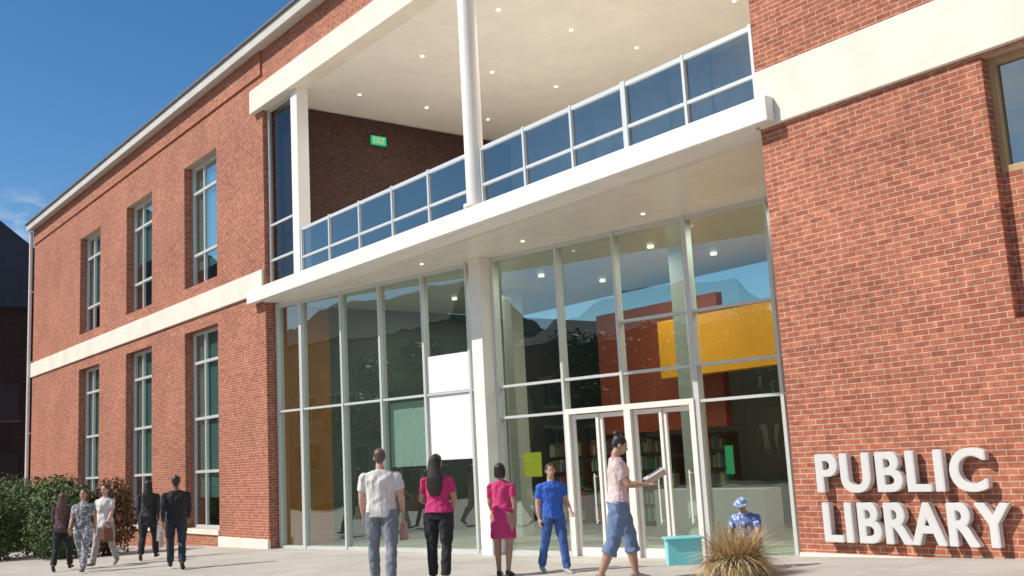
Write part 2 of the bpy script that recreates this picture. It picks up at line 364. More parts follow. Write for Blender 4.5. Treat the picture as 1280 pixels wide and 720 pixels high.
window(WX0,WX1,2.75,4.06,Y0+.14,(),(.5,),fr=WOOD)
# ---------------------------------------------------------------- neighbouring buildings
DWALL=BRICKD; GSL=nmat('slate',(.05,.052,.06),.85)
def house(name,x0,x1,y0,y1,h,wall,roofm,ridge=2.2,axis='Y',base=-2):
    e=empty(name); b=MB(); b.box(x0,x1,y0,y1,base,h,0)
    if axis=='Y':
        xm=(x0+x1)/2
        b.add([(x0-.4,y0-.4,h),(x1+.4,y0-.4,h),(x1+.4,y1+.4,h),(x0-.4,y1+.4,h),(xm,y0+2,h+ridge),(xm,y1-2,h+ridge)],[(0,1,4),(1,2,5,4),(2,3,5),(3,0,4,5),(0,3,2,1)],1)
    else:
        ym=(y0+y1)/2
        b.add([(x0-.4,y0-.4,h),(x1+.4,y0-.4,h),(x1+.4,y1+.4,h),(x0-.4,y1+.4,h),(x0+2,ym,h+ridge),(x1-2,ym,h+ridge)],[(0,1,5,4),(1,2,5),(2,3,4,5),(3,0,4),(0,3,2,1)],1)
    b.obj('walls_and_roof',[wall,roofm],e)
    w=MB(); nf=max(1,int((h-1)//3.6))
    for fl in range(nf):
        z=1.2+fl*3.6
        for s,yy in ((1,y1),(-1,y0)):
            x=x0+1.2
            while x+1.2<x1-.6:
                w.box(x,x+1.2,yy-.03,yy+.03,z,z+1.9,0); w.box(x-.08,x+1.28,yy-.05,yy+.05,z-.12,z-.005,1); w.box(x-.06,x+1.26,yy-.045,yy+.045,z+1.905,z+2.1,1); w.box(x+.57,x+.63,yy-.04,yy+.04,z,z+1.9,1); x+=2.9
        y=y0+1.2
        while y+1.2<y1-.6:
            w.box(x1-.03,x1+.03,y,y+1.2,z,z+1.9,0); w.box(x1-.05,x1+.05,y-.08,y+1.28,z-.12,z-.005,1); y+=2.9
    w.obj('windows',[mat('house_pane',(.03,.04,.05),.08),STONE if wall!=DWALL else mat('dull_sill',(.12,.11,.10),.8)],e)
    return e
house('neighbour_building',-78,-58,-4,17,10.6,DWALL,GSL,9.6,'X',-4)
SAND=nmat('sandstone',(.45,.36,.26),.85,var=.15,scale=.8)
house('town_house',-64,-44,-44,-30,11,SAND,GSL,4,'X'); house('brick_house',-40,-26,-46,-32,9,BRICK,GSL,4,'X'); house('stone_house',-18,6,-48,-36,12,SAND,GSL,3,'X')
house('corner_house',-96,-72,-34,-14,10,BRICK,GSL,4,'Y',-4)
# ---------------------------------------------------------------- foliage
def leafmat(name,c):
    m=mat(name,c,.6,spec=.3); noisy(m,c,var=.5,scale=1.6); return m
LEAF=leafmat('shrub_leaves',(.07,.11,.03)); LEAFD=leafmat('tree_leaves',(.05,.085,.025)); LEAFR=leafmat('russet_leaves',(.13,.07,.03))
def leaves(name,blobs,n,size,m,parent=None,up=.3):
    V=np.array([b[3]*b[4]*b[5] for b in blobs]); P=V/V.sum(); idx=rng.choice(len(blobs),n,p=P)
    B=np.array(blobs)[idx]; d=rng.normal(size=(n,3)); d/=np.linalg.norm(d,axis=1)[:,None]
    r=rng.uniform(.45,1.0,n)**.6; bump=1+.16*np.sin(d[:,0]*7+B[:,0])*np.cos(d[:,2]*6+B[:,1])+rng.exponential(.05,n)
    c=B[:,:3]+d*B[:,3:6]*(r*bump)[:,None]
    a=rng.normal(size=(n,3)); a/=np.linalg.norm(a,axis=1)[:,None]; nn=d+rng.normal(size=(n,3))*.6+np.array([0,0,up])
    u=np.cross(a,nn); u/=np.linalg.norm(u,axis=1)[:,None]; w=np.cross(nn,u); w/=np.linalg.norm(w,axis=1)[:,None]
    s=size*rng.uniform(.6,1.3,n)[:,None]
    q=np.stack([c-u*s*.5,c-w*s*.28,c+u*s*.5,c+w*s*.28],1).reshape(-1,3)
    me=bpy.data.meshes.new(name); me.from_pydata(q.tolist(),[],np.arange(4*n).reshape(-1,4).tolist()); me.materials.append(m)
    o=bpy.data.objects.new(name,me); scene.collection.objects.link(o); o.parent=parent; return o
def shrub(cx,cy,blobs,n,m=None):
    e=empty('shrub',(0,0,0)); z=zg(cx,cy)
    bl=[(cx+x,cy+y,z+h,rx,ry,rz) for x,y,h,rx,ry,rz in blobs]
    leaves('foliage',bl,n,.10,m or LEAF,e)
    b=MB()
    for (x,y,h,rx,ry,rz) in bl:
        for k in range(5): b.cyl((cx+random.uniform(-.2,.2),cy+random.uniform(-.2,.2),z-.05),(x+random.uniform(-.6,.6)*rx,y+random.uniform(-.6,.6)*ry,h+rz*random.uniform(0,.7)),.03,.006,6)
    b.obj('stems',[mat('bark',(.08,.06,.04),.9)],e)
shrub(-29.5,7.7,[(0,0,.8,1.2,.9,.85),(.7,.1,1.3,.7,.6,.6),(-.8,.1,1.5,.8,.7,.65),(-.1,0,1.75,.45,.4,.4)],9000)
shrub(-28.6,8.6,[(0,0,.9,.9,.7,.8),(.3,0,1.5,.6,.5,.5)],5000,LEAFR)
shrub(-33.5,8.2,[(0,0,.9,1.6,1,1.0),(-1,.1,1.5,.9,.8,.8),(1.1,0,1.4,.8,.7,.6)],9000)
shrub(-32.5,6.4,[(0,0,.9,1.4,1,1.0),(-.8,0,1.6,.9,.8,.7),(.7,0,1.2,.8,.7,.6)],9000)
shrub(-39,8.6,[(0,0,1,2.0,1,1.1),(-1.3,.1,1.7,1,.8,.9),(1.2,0,1.7,1,.7,.7)],8000)
def tree(x,y,h,s):
    e=empty('tree'); z=zg(x,y); b=MB(); top=Vector((x+.3,y,z+h*.75)); b.cyl((x,y,z-.1),top,.28*s,.1*s,12); bl=[]
    for k in range(9):
        a=k*2.4; rr=s*random.uniform(1.4,2.7); hh=z+h*random.uniform(.45,.92)
        p=(x+rr*math.cos(a),y+rr*math.sin(a),hh); b.cyl((x+.1,y,z+h*random.uniform(.28,.5)),p,.1*s,.03,8); r=s*random.uniform(1.1,1.8); bl.append((*p,r,r,r*.75))
    b.obj('trunk_and_limbs',[mat('bark',(.09,.07,.05),.9)],e); leaves('crown',bl,6000,.32,LEAFD,e)
for x,y,h,s in ((-30,-24,9,1.1),(-46,-26,10,1.2),(-14,-28,9,1.2),(-62,-20,9,1.2),(-22,-30,11,1.3)): tree(x,y,h,s)
# ---------------------------------------------------------------- people
MATC={}
def cm(kind,col):
    k=(kind,col)
    if k not in MATC:
        if kind=='skin':
            m=nmat('skin',col,.5,var=.08,scale=8); m.node_tree.nodes['Principled BSDF'].inputs['Subsurface Weight'].default_value=.05
        elif kind=='hair': m=nmat('hair',col,.45,var=.5,scale=30,bump=.6,bscale=60,bdist=.01,stretch=(1,1,.12))
        elif kind=='shoe': m=mat('shoe',col,.5)
        else: m=nmat('cloth',col,.85,var=.16,scale=9,bump=1,bscale=7,bdist=.06,stretch=(1.3,1.3,.55))
        MATC[k]=m
    return MATC[k]
def patterned(c1,c2):
    m=mat('patterned_cloth',c1,.85); b=m.node_tree.nodes['Principled BSDF']; g=N(m,'ShaderNodeTexCoord'); v=N(m,'ShaderNodeTexVoronoi'); v.inputs['Scale'].default_value=16
    L(m,g.outputs['Object'],v.inputs['Vector']); r=N(m,'ShaderNodeValToRGB'); r.color_ramp.elements[0].color=(*c1,1); r.color_ramp.elements[1].color=(*c2,1); r.color_ramp.elements[0].position=.35; r.color_ramp.elements[1].position=.5
    L(m,v.outputs['Distance'],r.inputs[0]); L(m,r.outputs[0],b.inputs['Base Color']); return m
def person(name,x,y,face,H,o,pose,vox=.010):
    fem=o.get('fem',False); P=[]
    def loft(secs,wd,m): P.append(('l',[(Vector(c),a,b) for c,a,b in secs],Vector(wd),m))
    def ell(c,r,m,R=None): P.append(('e',Vector(c),r,m,R or Matrix.Identity(3)))
    HZ=.93; lean=pose.get('lean',0); RL=Matrix.Rotation(-lean,3,'X'); hc=Vector((0,0,HZ))
    Ux=lambda p: hc+RL@(Vector(p)-hc)
    W=o.get('wide',1.1); sh=(.160 if fem else .182)*W; X=(1,0,0)
    low=1e9
    for s,(th,kn,ft,ab) in zip((-1,1),pose['legs']):
        hip=Vector((s*.092*W,0,HZ-.03)); kd=Vector((s*math.sin(ab),math.sin(th),-math.cos(th))).normalized(); knee=hip+kd*.43
        ad=Vector((0,math.sin(th-kn),-math.cos(th-kn))); an=knee+ad*.41
        w=.016 if o['legs']=='pants' else 0
        lm= 'bottom' if o['legs']=='pants' else 'skin'
        tm= 'bottom' if o['legs'] in('pants','shorts') else 'skin'
        fat=(1.08 if fem else 1.0)*W
        loft([(hip+Vector((0,0,.05)),.09*fat,.10*W),(hip+kd*.12,.088*fat+w*.3,.095*W+w*.3),(hip+kd*.30,.070*fat+w*.6,.076*W+w*.6),(knee-kd*.02,.057*W+w*.6,.062*W+w*.6)],X,tm)
        if o['legs']=='shorts':
            loft([(hip+kd*.03,.096*W,.108*W),(hip+kd*.25,.080*W,.090*W),(knee,.068*W,.074*W)],X,'bottom')
            loft([(knee-kd*.02,.068*W,.074*W),(knee+ad*.15,.068*W,.074*W)],X,'bottom'); loft([(knee+ad*.12,.074*W,.080*W),(knee+ad*.165,.074*W,.080*W)],X,'bottom')
        ell(knee,(.057*W+w*.6,.061*W+w*.6,.062),tm)
        loft([(knee,.054*W+w*.6,.058*W+w*.6),(knee+ad*.13-Vector((0,.012,0)),.052*W+w*.8,.059*W+w*.8),(knee+ad*.28,.040*W+w*1.6,.043*W+w*1.6),(an-ad*.01,.036+w*1.9,.040+w*1.9)],X,lm)
        loft([(an-ad*.06,.036,.04),(an+ad*.03,.038,.045)],X,'skin')
        fd=Vector((s*.12,math.cos(ft),-math.sin(ft))).normalized(); up=Vector((0,math.sin(ft),math.cos(ft)))
        base=an-up*.045
        loft([(base-fd*.07,.025,.03),(base-fd*.05,.036,.042),(base+fd*.02,.038,.048),(base+fd*.09-up*.012,.046,.034),(base+fd*.15-up*.02,.044,.025),(base+fd*.185-up*.022,.025,.018)],X,'shoe')
        for q in (base-fd*.07-up*.035,base+fd*.17-up*.043): low=min(low,q.z)
    if fem: T=[(.86,.165,.120,0),(.95,.172,.124,-.012),(1.03,.150,.108,0),(1.12,.126,.096,0),(1.24,.140,.108,.012),(1.31,.148,.116,.018),(1.375,.158,.096,0),(1.425,.145,.072,-.012),(1.455,.09,.060,-.014),(1.475,.06,.052,-.014)]
    else: T=[(.86,.155,.118,0),(.95,.163,.122,-.004),(1.05,.153,.113,0),(1.15,.153,.112,0),(1.27,.170,.122,0),(1.36,.188,.118,0),(1.415,.182,.088,-.012),(1.45,.125,.068,-.015),(1.475,.075,.06,-.015)]
    T=[(z,a*W,b_*(W**.5),yy) for z,a,b_,yy in T]
    hem=o.get('hem',.97); k=.014
    loft([((0,yy,z),a,b) for z,a,b,yy in T if z<1.1],X,'bottom')
    tp=[(Ux((0,yy,z)),a+k,b+k) for z,a,b,yy in T if z>hem+.02]
    z0=([T[0]]+[t for t in T if t[0]<=hem+.02])[-1]; tp=[(Ux((0,z0[3],hem)),z0[1]+k*1.6,z0[2]+k*1.6)]+tp
    loft(tp,X,'top')
    if o.get('skirt'):
        zb,wb=o['skirt']; loft([(Ux((0,0,1.10)),.135*W,.105),((0,0,.95),.185,.13),((0,0,(.95+zb)/2),(.185+wb)/2+.015,.16),((0,0,zb),wb,wb*.8)],X,'top')
    hp=pose.get('head',(0,0)); nb=Ux((0,-.01,1.52))
    RH=RL@Matrix.Rotation(hp[1],3,'Z')@Matrix.Rotation(hp[0],3,'X')
    Hh=lambda p: nb+RH@(Vector(p)-Vector((0,-.01,1.52)))
    loft([(Ux((0,-.015,1.43)),.075,.062),(Ux((0,-.012,1.47)),.058,.056),(nb,.05 if fem else .056,.055),(Hh((0,.0,1.58)),.05,.055)],X,'skin')
    ell(Hh((0,-.008,1.662)),(.074,.093,.092),'skin',RH); ell(Hh((0,.022,1.615)),(.058,.068,.085),'skin',RH)
    ell(Hh((0,.055,1.565)),(.032,.03,.026),'skin',RH)
    loft([(Hh((0,.083,1.655)),.009,.01),(Hh((0,.103,1.618)),.015,.015),(Hh((0,.088,1.606)),.014,.01)],X,'skin')
    for s in (-1,1): ell(Hh((s*.077,-.005,1.63)),(.012,.02,.032),'skin',RH)
    ell(Hh((0,.085,1.583)),(.024,.012,.008),'lip',RH)
    hs=o.get('hairstyle','short')
    ell(Hh((0,-.024,1.674)),(.084,.098,.094),'hair',RH)
    if hs=='short': ell(Hh((0,-.055,1.62)),(.068,.055,.065),'hair',RH)
    if hs=='long':
        loft([(Hh((0,-.05,1.70)),.085,.07),(Hh((0,-.075,1.58)),.100,.058),(Ux((0,-.115,1.42)),.125,.05),(Ux((0,-.13,1.27)),.115,.04),(Ux((0,-.125,1.17)),.07,.02)],X,'hair')
    if hs=='bob':
        loft([(Hh((0,-.03,1.70)),.09,.085),(Hh((0,-.04,1.60)),.100,.075),(Hh((0,-.045,1.52)),.09,.06)],X,'hair')
    if hs=='bun':
        ell(Hh((0,-.09,1.755)),(.05,.05,.045),'hair',RH); loft([(Hh((0,-.05,1.69)),.08,.065),(Hh((0,-.065,1.60)),.065,.045)],X,'hair')
    if o.get('cap'):
        ell(Hh((0,-.015,1.70)),(.092,.107,.075),'cap',RH)
        loft([(Hh((0,-.01,1.672)),.135,.15),(Hh((0,-.01,1.69)),.12,.135)],X,'cap')
    hands=[]
    for s,(sp,ab,ef,inw) in zip((-1,1),pose['arms']):
        S=Ux((s*sh,-.012,1.385)); ud=RL@Vector((s*math.sin(ab),math.sin(sp)*math.cos(ab),-math.cos(sp)*math.cos(ab)))
        E=S+ud*.27; fd=RL@Vector((-s*inw,math.sin(sp+ef),-math.cos(sp+ef))).normalized(); Wp=E+fd*.245
        wdir=Vector((0,1,0)) if abs(fd.y)<.75 else Vector((1,0,0))
        r0=(.050 if fem else .056)*W**.6; sl=o.get('sleeve','short')
        ell(S,(r0+.002,r0+.008,r0+.004),'top')
        loft([(S,r0,r0),(S+ud*.14,r0*.90,r0*.92),(E,r0*.76,r0*.78)],wdir,'skin' if sl!='long' else 'top')
        if sl=='short': loft([(S-ud*.01,r0+.003,r0+.008),(S+ud*.10,r0+.004,r0+.009),(S+ud*.175,r0+.003,r0+.009)],wdir,'top')
        if sl=='long': loft([(S,r0+.006,r0+.009),(E,r0*.7+.014,r0*.72+.014)],wdir,'top')
        ell(E,(r0*.77,)*3 if sl!='long' else (r0*.72+.014,)*3,'skin' if sl!='long' else 'top')
        loft([(E,r0*.76,r0*.76),(E+fd*.08,r0*.78,r0*.76),(E+fd*.18,r0*.55,r0*.55),(Wp,.028,.023)],wdir,'skin')
        if sl=='long': loft([(E,r0*.7+.014,r0*.7+.014),(E+fd*.22,.036,.036)],wdir,'top')
        nrm=Vector((-s,0,0)) if wdir.y==1 else Vector((0,0,1)); nrm=(nrm-fd*nrm.dot(fd)).normalized(); wv=nrm.cross(fd).normalized()
        if wdir.y==1 and wv.y<0: wv=-wv
        if wdir.x==1 and wv.x*s<0: wv=-wv
        loft([(Wp-fd*.01,.026,.02),(Wp+fd*.03,.037,.018),(Wp+fd*.085,.040,.015)],wv,'skin')
        for j,(q,ln) in enumerate(zip((-1,-.33,.33,1),(.8,.97,1.05,.95))):
            a=Wp+fd*.075+wv*(q*.029); c1=(fd+nrm*.25+wv*q*.06).normalized(); bq=a+c1*.042*ln; c2=(fd+nrm*.9).normalized(); e=bq+c2*.035*ln
            loft([(a,.0100,.0095),(bq,.0092,.009),(e,.0078,.0075)],wv,'skin')
        a=Wp+fd*.02+wv*.028; bq=a+(fd*.6+wv*.8+nrm*.2).normalized()*.045; e=bq+(fd*.9+wv*.3+nrm*.3).normalized()*.032
        loft([(a,.014,.013),(bq,.0115,.011),(e,.009,.009)],nrm,'skin')
        hands.append(Wp+fd*.1)
    vs=[];fs=[]
    import bmesh
    ico=bmesh.new(); bmesh.ops.create_icosphere(ico,subdivisions=2,radius=1); iv=[v.co.copy() for v in ico.verts]; ifc=[[v.index for v in f.verts] for f in ico.faces]; ico.free()
    prim=[]
    for p in P:
        if p[0]=='e':
            o0=len(vs); R=p[4]
            vs+=[tuple(p[1]+R@Vector((v.x*p[2][0],v.y*p[2][1],v.z*p[2][2]))) for v in iv]; fs+=[[i+o0 for i in f] for f in ifc]
            prim.append(('e',np.array(p[1]),np.array(p[2]),p[3],np.array(R)))
        else:
            S=p[1]; n=16; o0=len(vs)
            for q,(c,a,bb) in enumerate(S):
                t=(S[min(q+1,len(S)-1)][0]-S[max(q-1,0)][0]).normalized(); w=p[2]-t*p[2].dot(t)
                w=w.normalized() if w.length>1e-4 else t.orthogonal().normalized(); dd=t.cross(w)
                for i in range(n):
                    th=2*math.pi*i/n; vs.append(tuple(c+w*(a*math.cos(th))+dd*(bb*math.sin(th))))
                if q:
                    c0,a0,b0=S[q-1]; ax=(c-c0); Ls=ax.length; ax=ax/Ls; w2=p[2]-ax*p[2].dot(ax); w2=w2.normalized() if w2.length>1e-4 else ax.orthogonal().normalized()
                    prim.append(('s',np.array(c0),np.array(ax),Ls,np.array(w2),np.array(ax.cross(w2)),a0,b0,a,bb,p[3]))
            m=len(S)
            for q in range(m-1):
                for i in range(n):
                    j=(i+1)%n; fs.append([o0+q*n+i,o0+q*n+j,o0+(q+1)*n+j,o0+(q+1)*n+i])
            fs.append([o0+i for i in range(n-1,-1,-1)]); fs.append([o0+(m-1)*n+i for i in range(n)])
    me=bpy.data.meshes.new('tmp'); me.from_pydata(vs,[],fs); ob=bpy.data.objects.new('tmp',me); scene.collection.objects.link(ob)
    md=ob.modifiers.new('r','REMESH'); md.mode='VOXEL'; md.voxel_size=vox
    sm=ob.modifiers.new('s','SMOOTH'); sm.factor=.5; sm.iterations=3
    dgp=bpy.context.evaluated_depsgraph_get(); nm=bpy.data.meshes.new_from_object(ob.evaluated_get(dgp)); bpy.data.objects.remove(ob)
    nf=len(nm.polygons); cen=np.empty(nf*3); nm.polygons.foreach_get('center',cen); cen=cen.reshape(-1,3)
    best=np.full(nf,1e9); mi=np.zeros(nf,int); keys=['skin','top','bottom','shoe','hair','lip','cap']
    for p in prim:
        if p[0]=='e':
            v=(cen-p[1])@p[4]; q=(np.linalg.norm(v/p[2],axis=1)-1)*p[2].min(); k2=p[3]
        else:
            _,c0,ax,Ls,w,dd,a0,b0,a1,b1,k2=p; v=cen-c0; tt=v@ax; t=np.clip(tt/Ls,0,1); rw=a0+(a1-a0)*t; rd=b0+(b1-b0)*t
            q=(np.sqrt(((v@w)/rw)**2+((v@dd)/rd)**2)-1)*np.minimum(rw,rd); e=np.maximum(0,np.maximum(-tt,tt-Ls)); q=np.where(e>0,np.sqrt(np.maximum(q,0)**2+e**2)+.001,q)
        sel=q<best; best[sel]=q[sel]; mi[sel]=keys.index(k2)
    # soft cloth folds
    nv=len(nm.vertices); vc=np.empty(nv*3); nm.vertices.foreach_get('co',vc); vc=vc.reshape(-1,3); vn=np.empty(nv*3); nm.vertices.foreach_get('normal',vn); vn=vn.reshape(-1,3)
    cl=np.zeros(nv); lv=np.empty(len(nm.loops),dtype=np.int32); nm.loops.foreach_get('vertex_index',lv); ps_=np.empty(nf,dtype=np.int32); nm.polygons.foreach_get('loop_total',ps_)
    cl[lv]=np.repeat(np.isin(mi,(1,2)),ps_).astype(float)
    fo=np.sin(vc[:,2]*34+vc[:,0]*21+3*np.sin(vc[:,1]*14+H*9))*.5+np.sin(vc[:,2]*17-vc[:,0]*37+2*np.sin(vc[:,2]*23))*.5
    vc+=vn*(fo*cl*.0055)[:,None]; nm.vertices.foreach_set('co',vc.ravel())
    nm.materials.clear()
    for kk in keys:
        if kk=='skin': mm=cm('skin',o['skin'])
        elif kk=='lip': mm=cm('skin',tuple(c*f for c,f in zip(o['skin'],(.8,.5,.5))))
        elif kk=='hair': mm=cm('hair',o['hair'])
        elif kk=='shoe': mm=cm('shoe',o['shoe'])
        elif kk=='cap': mm=o['capc'] if o.get('cap') else cm('cloth',(.2,.3,.6))
        else: mm=o[kk] if not isinstance(o[kk],tuple) else cm('cloth',o[kk])
        nm.materials.append(mm)
    nm.polygons.foreach_set('material_index',mi.tolist()); nm.polygons.foreach_set('use_smooth',[True]*nf); nm.name=name; nm.update()
    s=H/1.75; root=bpy.data.objects.new(name,nm); scene.collection.objects.link(root)
    root.location=(x,y,zg(x,y)+.004-low*s); root.rotation_euler=(0,0,math.radians(face-90)); root.scale=(s,)*3
    ey=MB()
    for sx in (-1,1):
        c=Hh((sx*.030,.079,1.645)); f=RH@Vector((0,1,0)); ey.cyl(c-f*.004,c+f*.006,.012,.009,10,0); ey.cyl(c+f*.006,c+f*.008,.006,.005,8,1)
        bq=Hh((sx*.030,.088,1.668)); ey.cyl(bq-RH@Vector((.018,0,0)),bq+RH@Vector((.018,0,0)),.004,.004,6,2)
    ey.obj('eyes',[mat('eye_white',(.7,.68,.65),.3),mat('iris',(.03,.02,.015),.2),cm('hair',o['hair'])],root)
    return root,hands
PALE=(.55,.33,.24); TAN=(.42,.24,.16); BROWN=(.20,.11,.07)
walk=dict(legs=[(.42,.12,-.1,.0),(-.30,.28,.45,.0)],arms=[(-.35,.10,.25,0),(.30,.10,.35,0)])
walk2=dict(legs=[(-.26,.26,.42,.0),(.36,.10,-.08,.0)],arms=[(.28,.12,.4,0),(-.30,.12,.2,0)])
BLACK=(.018,.018,.022); DKHAIR=(.02,.014,.01); BRH=(.07,.04,.02)
def bag(root,pos,col,w=.3,h=.24,d=.1,strap=.3,name='handbag'):
    b=MB(); x,y,z=pos
    b.add([(x-d/2,y-w/2,z-h),(x+d/2,y-w/2,z-h),(x+d/2,y+w/2,z-h),(x-d/2,y+w/2,z-h),(x-d/3,y-w*.42,z),(x+d/3,y-w*.42,z),(x+d/3,y+w*.42,z),(x-d/3,y+w*.42,z)],[(3,2,1,0),(4,5,6,7),(0,1,5,4),(1,2,6,5),(2,3,7,6),(3,0,4,7)])
    pr=None
    for k in range(9):
        t=math.pi*k/8; q=(x,y+math.cos(t)*w*.32,z+math.sin(t)*strap)
        if pr: b.cyl(pr,q,.009,n=6)
        pr=q
    b.obj(name,[nmat('bag_leather',col,.6,var=.2,scale=8)],root,bevel=.012)
m,h=person('man',-11.6,6.83,140,1.67,dict(wide=1.2,top=(.62,.60,.57),bottom=(.19,.21,.245),shoe=(.05,.05,.05),skin=PALE,hair=(.10,.07,.05),legs='pants',hem=.88),
  dict(legs=[(.22,.10,0,.05),(-.20,.18,.18,.05)],arms=[(.05,.13,.30,.0),(.0,.18,.5,.0)],head=(-.1,.1)),vox=.0095)
bag(m,(h[1].x,h[1].y,h[1].z-.05),(.45,.25,.2),.24,.22,.09,.08)
w,h=person('woman',-11.14,7.38,128,1.54,dict(fem=True,wide=1.17,top=(.50,.03,.15),bottom=BLACK,shoe=BLACK,skin=TAN,hair=DKHAIR,hairstyle='long',legs='pants',hem=.93,sleeve='short'),
  dict(legs=[(.06,.04,0,.03),(-.12,.14,.08,.03)],arms=[(.10,.26,1.0,.45),(.1,.20,.6,.3)],head=(-.05,-.25)),vox=.0095)
w,h=person('girl',-10.83,8.15,125,1.38,dict(fem=True,wide=1.12,top=(.55,.04,.16),bottom=(.55,.04,.16),shoe=(.03,.03,.03),skin=TAN,hair=DKHAIR,hairstyle='bob',legs='bare',hem=1.0,sleeve='short',skirt=(.56,.215)),
  dict(legs=[(.04,.04,0,.02),(-.14,.16,.14,.02)],arms=[(.1,.12,.5,.1),(-.05,.12,.2,0)]),vox=.0095)
w,h=person('boy',-10.3,8.54,-15,1.34,dict(wide=1.1,top=(.04,.13,.55),bottom=(.05,.12,.34),shoe=(.35,.35,.38),skin=PALE,hair=BRH,hairstyle='short',legs='pants',hem=.88,sleeve='short'),
  dict(legs=[(.26,.08,0,.03),(-.24,.24,.24,.03)],arms=[(.25,.12,.6,.05),(-.15,.12,.25,0)],head=(-.1,-.2)),vox=.0095)
wb,hb=person('woman',-8.6,8.08,50,1.58,dict(fem=True,wide=1.2,top=(.62,.50,.48),bottom=(.14,.21,.34),shoe=(.25,.2,.17),skin=TAN,hair=DKHAIR,hairstyle='bun',legs='shorts',hem=.93,sleeve='short'),
  dict(legs=[(.30,.22,0,.03),(-.22,.22,.22,.03)],arms=[(.40,.14,1.20,.22),(.52,.14,1.03,.12)],head=(-.42,0),lean=.03),vox=.009)
bk=MB(); hc=(hb[0]+hb[1])/2+Vector((0,.03,.04))
for s in (-1,1):
    T=Matrix.Translation(hc)@Matrix.Rotation(.5,4,'X')@Matrix.Rotation(-s*.45,4,'Y'); bk.T=T
    xa,xb=(0,.19) if s>0 else (-.19,0)
    bk.box(xa,xb,-.12,.15,-.004,0,1); bk.box(xa*.96,xb*.96,-.115,.145,.001,.018,0)
bk.obj('open_book',[mat('book_pages',(.78,.76,.70),.8),mat('book_cover',(.42,.38,.34),.5)],wb)
m,h=person('man',-19.54,7.10,160,1.70,dict(wide=1.15,top=BLACK,bottom=(.03,.035,.05),shoe=BLACK,skin=BROWN,hair=DKHAIR,legs='pants',hem=.86,sleeve='long'),walk,vox=.013)
bag(m,(h[0].x-.03,h[0].y,h[0].z-.05),(.45,.42,.38),.3,.3,.08,.1,'tote_bag')
m,h=person('woman',-24.1,8.13,150,1.74,dict(fem=True,wide=1.2,top=(.03,.03,.035),bottom=BLACK,shoe=BLACK,skin=BROWN,hair=DKHAIR,hairstyle='long',legs='pants',hem=.70,sleeve='long'),walk2,vox=.013)
bag(m,(h[1].x+.04,h[1].y,h[1].z-.05),(.6,.58,.52),.32,.34,.08,.1,'tote_bag')
m,h=person('woman',-23.4,6.95,-50,1.68,dict(fem=True,wide=1.15,top=(.66,.62,.60),bottom=(.40,.36,.36),shoe=(.2,.15,.1),skin=PALE,hair=BRH,hairstyle='long',legs='pants',hem=.82,sleeve='short'),walk2,vox=.013)
bag(m,(h[0].x-.03,h[0].y,h[0].z-.04),(.18,.07,.04),.36,.3,.12,.12)
m,h=person('woman',-21.8,6.07,-35,1.60,dict(fem=True,wide=1.15,top=patterned((.45,.42,.42),(.15,.15,.17)),bottom=patterned((.5,.48,.48),(.2,.2,.22)),shoe=(.1,.1,.1),skin=TAN,hair=BRH,hairstyle='bob',legs='pants',hem=.80,sleeve='short'),walk,vox=.013)
m,h=person('woman',-23.2,6.05,150,1.56,dict(fem=True,wide=1.15,top=(.10,.05,.06),bottom=BLACK,shoe=BLACK,skin=TAN,hair=(.10,.05,.03),hairstyle='long',legs='pants',hem=.88,sleeve='long'),walk2,vox=.013)
PB=patterned((.55,.6,.7),(.08,.16,.42))
person('child',-8.05,9.6,-70,1.18,dict(wide=1.15,top=PB,bottom=(.06,.09,.2),shoe=(.2,.2,.2),skin=TAN,hair=DKHAIR,cap=True,capc=patterned((.5,.58,.68),(.15,.25,.45)),legs='pants',hem=.92,sleeve='short'),
  dict(legs=[(1.80,2.25,0,.12),(1.70,2.15,0,.12)],arms=[(.9,.15,.5,.1),(.8,.15,.5,.1)],head=(-.1,.2),lean=.45),vox=.010)
# ---------------------------------------------------------------- planter with ornamental grass
px,py=-7.66,8.85; gz=zg(px,py); pl=empty('grass_planter',(px,py,gz))
b=MB()
prof=[(0,.20),(.02,.23),(.16,.27),(.19,.285),(.21,.28),(.21,.25),(.17,.24)]
n=28
vs=[(r*math.cos(2*math.pi*i/n),r*math.sin(2*math.pi*i/n),z) for z,r in prof for i in range(n)]
fs=[(j*n+i,j*n+(i+1)%n,(j+1)*n+(i+1)%n,(j+1)*n+i) for j in range(len(prof)-1) for i in range(n)]+[tuple(range(n-1,-1,-1)),tuple((len(prof)-1)*n+i for i in range(n))]
b.add(vs,fs); b.obj('pot',[nmat('pot_clay',(.10,.09,.085),.8,var=.2,scale=10)],pl,smooth=True)
vs=[];fs=[];mi=[]
for k in range(3600):
    a=random.uniform(0,6.283); r0=random.uniform(0,.20); ln=random.uniform(.20,.50); out=random.uniform(.25,2.2); p=Vector((r0*math.cos(a),r0*math.sin(a),.15)); d=Vector((math.cos(a)*out,math.sin(a)*out,1)).normalized()
    sd=Vector((-math.sin(a),math.cos(a),random.uniform(-.3,.3))).normalized(); o0=len(vs); ns=5; wd=random.uniform(.003,.008)
    for q in range(ns+1):
        w_=wd*(1-q/ns*.85); vs+= [tuple(p-sd*w_),tuple(p+sd*w_)]; d=(d+Vector((random.uniform(-.16,.16),random.uniform(-.16,.16),-.22*out))).normalized(); p=p+d*ln/ns
    c=random.choice((0,0,0,3,3,1,2))
    for q in range(ns): fs.append((o0+2*q,o0+2*q+1,o0+2*q+3,o0+2*q+2)); mi.append(c)
b=MB(); b.v=vs;b.f=fs;b.m=mi
b.obj('grass_blades',[mat('straw',(.58,.40,.18),.7),mat('straw_dark',(.25,.15,.06),.7),mat('straw_green',(.26,.23,.10),.7),mat('straw_pale',(.68,.54,.32),.7)],pl)
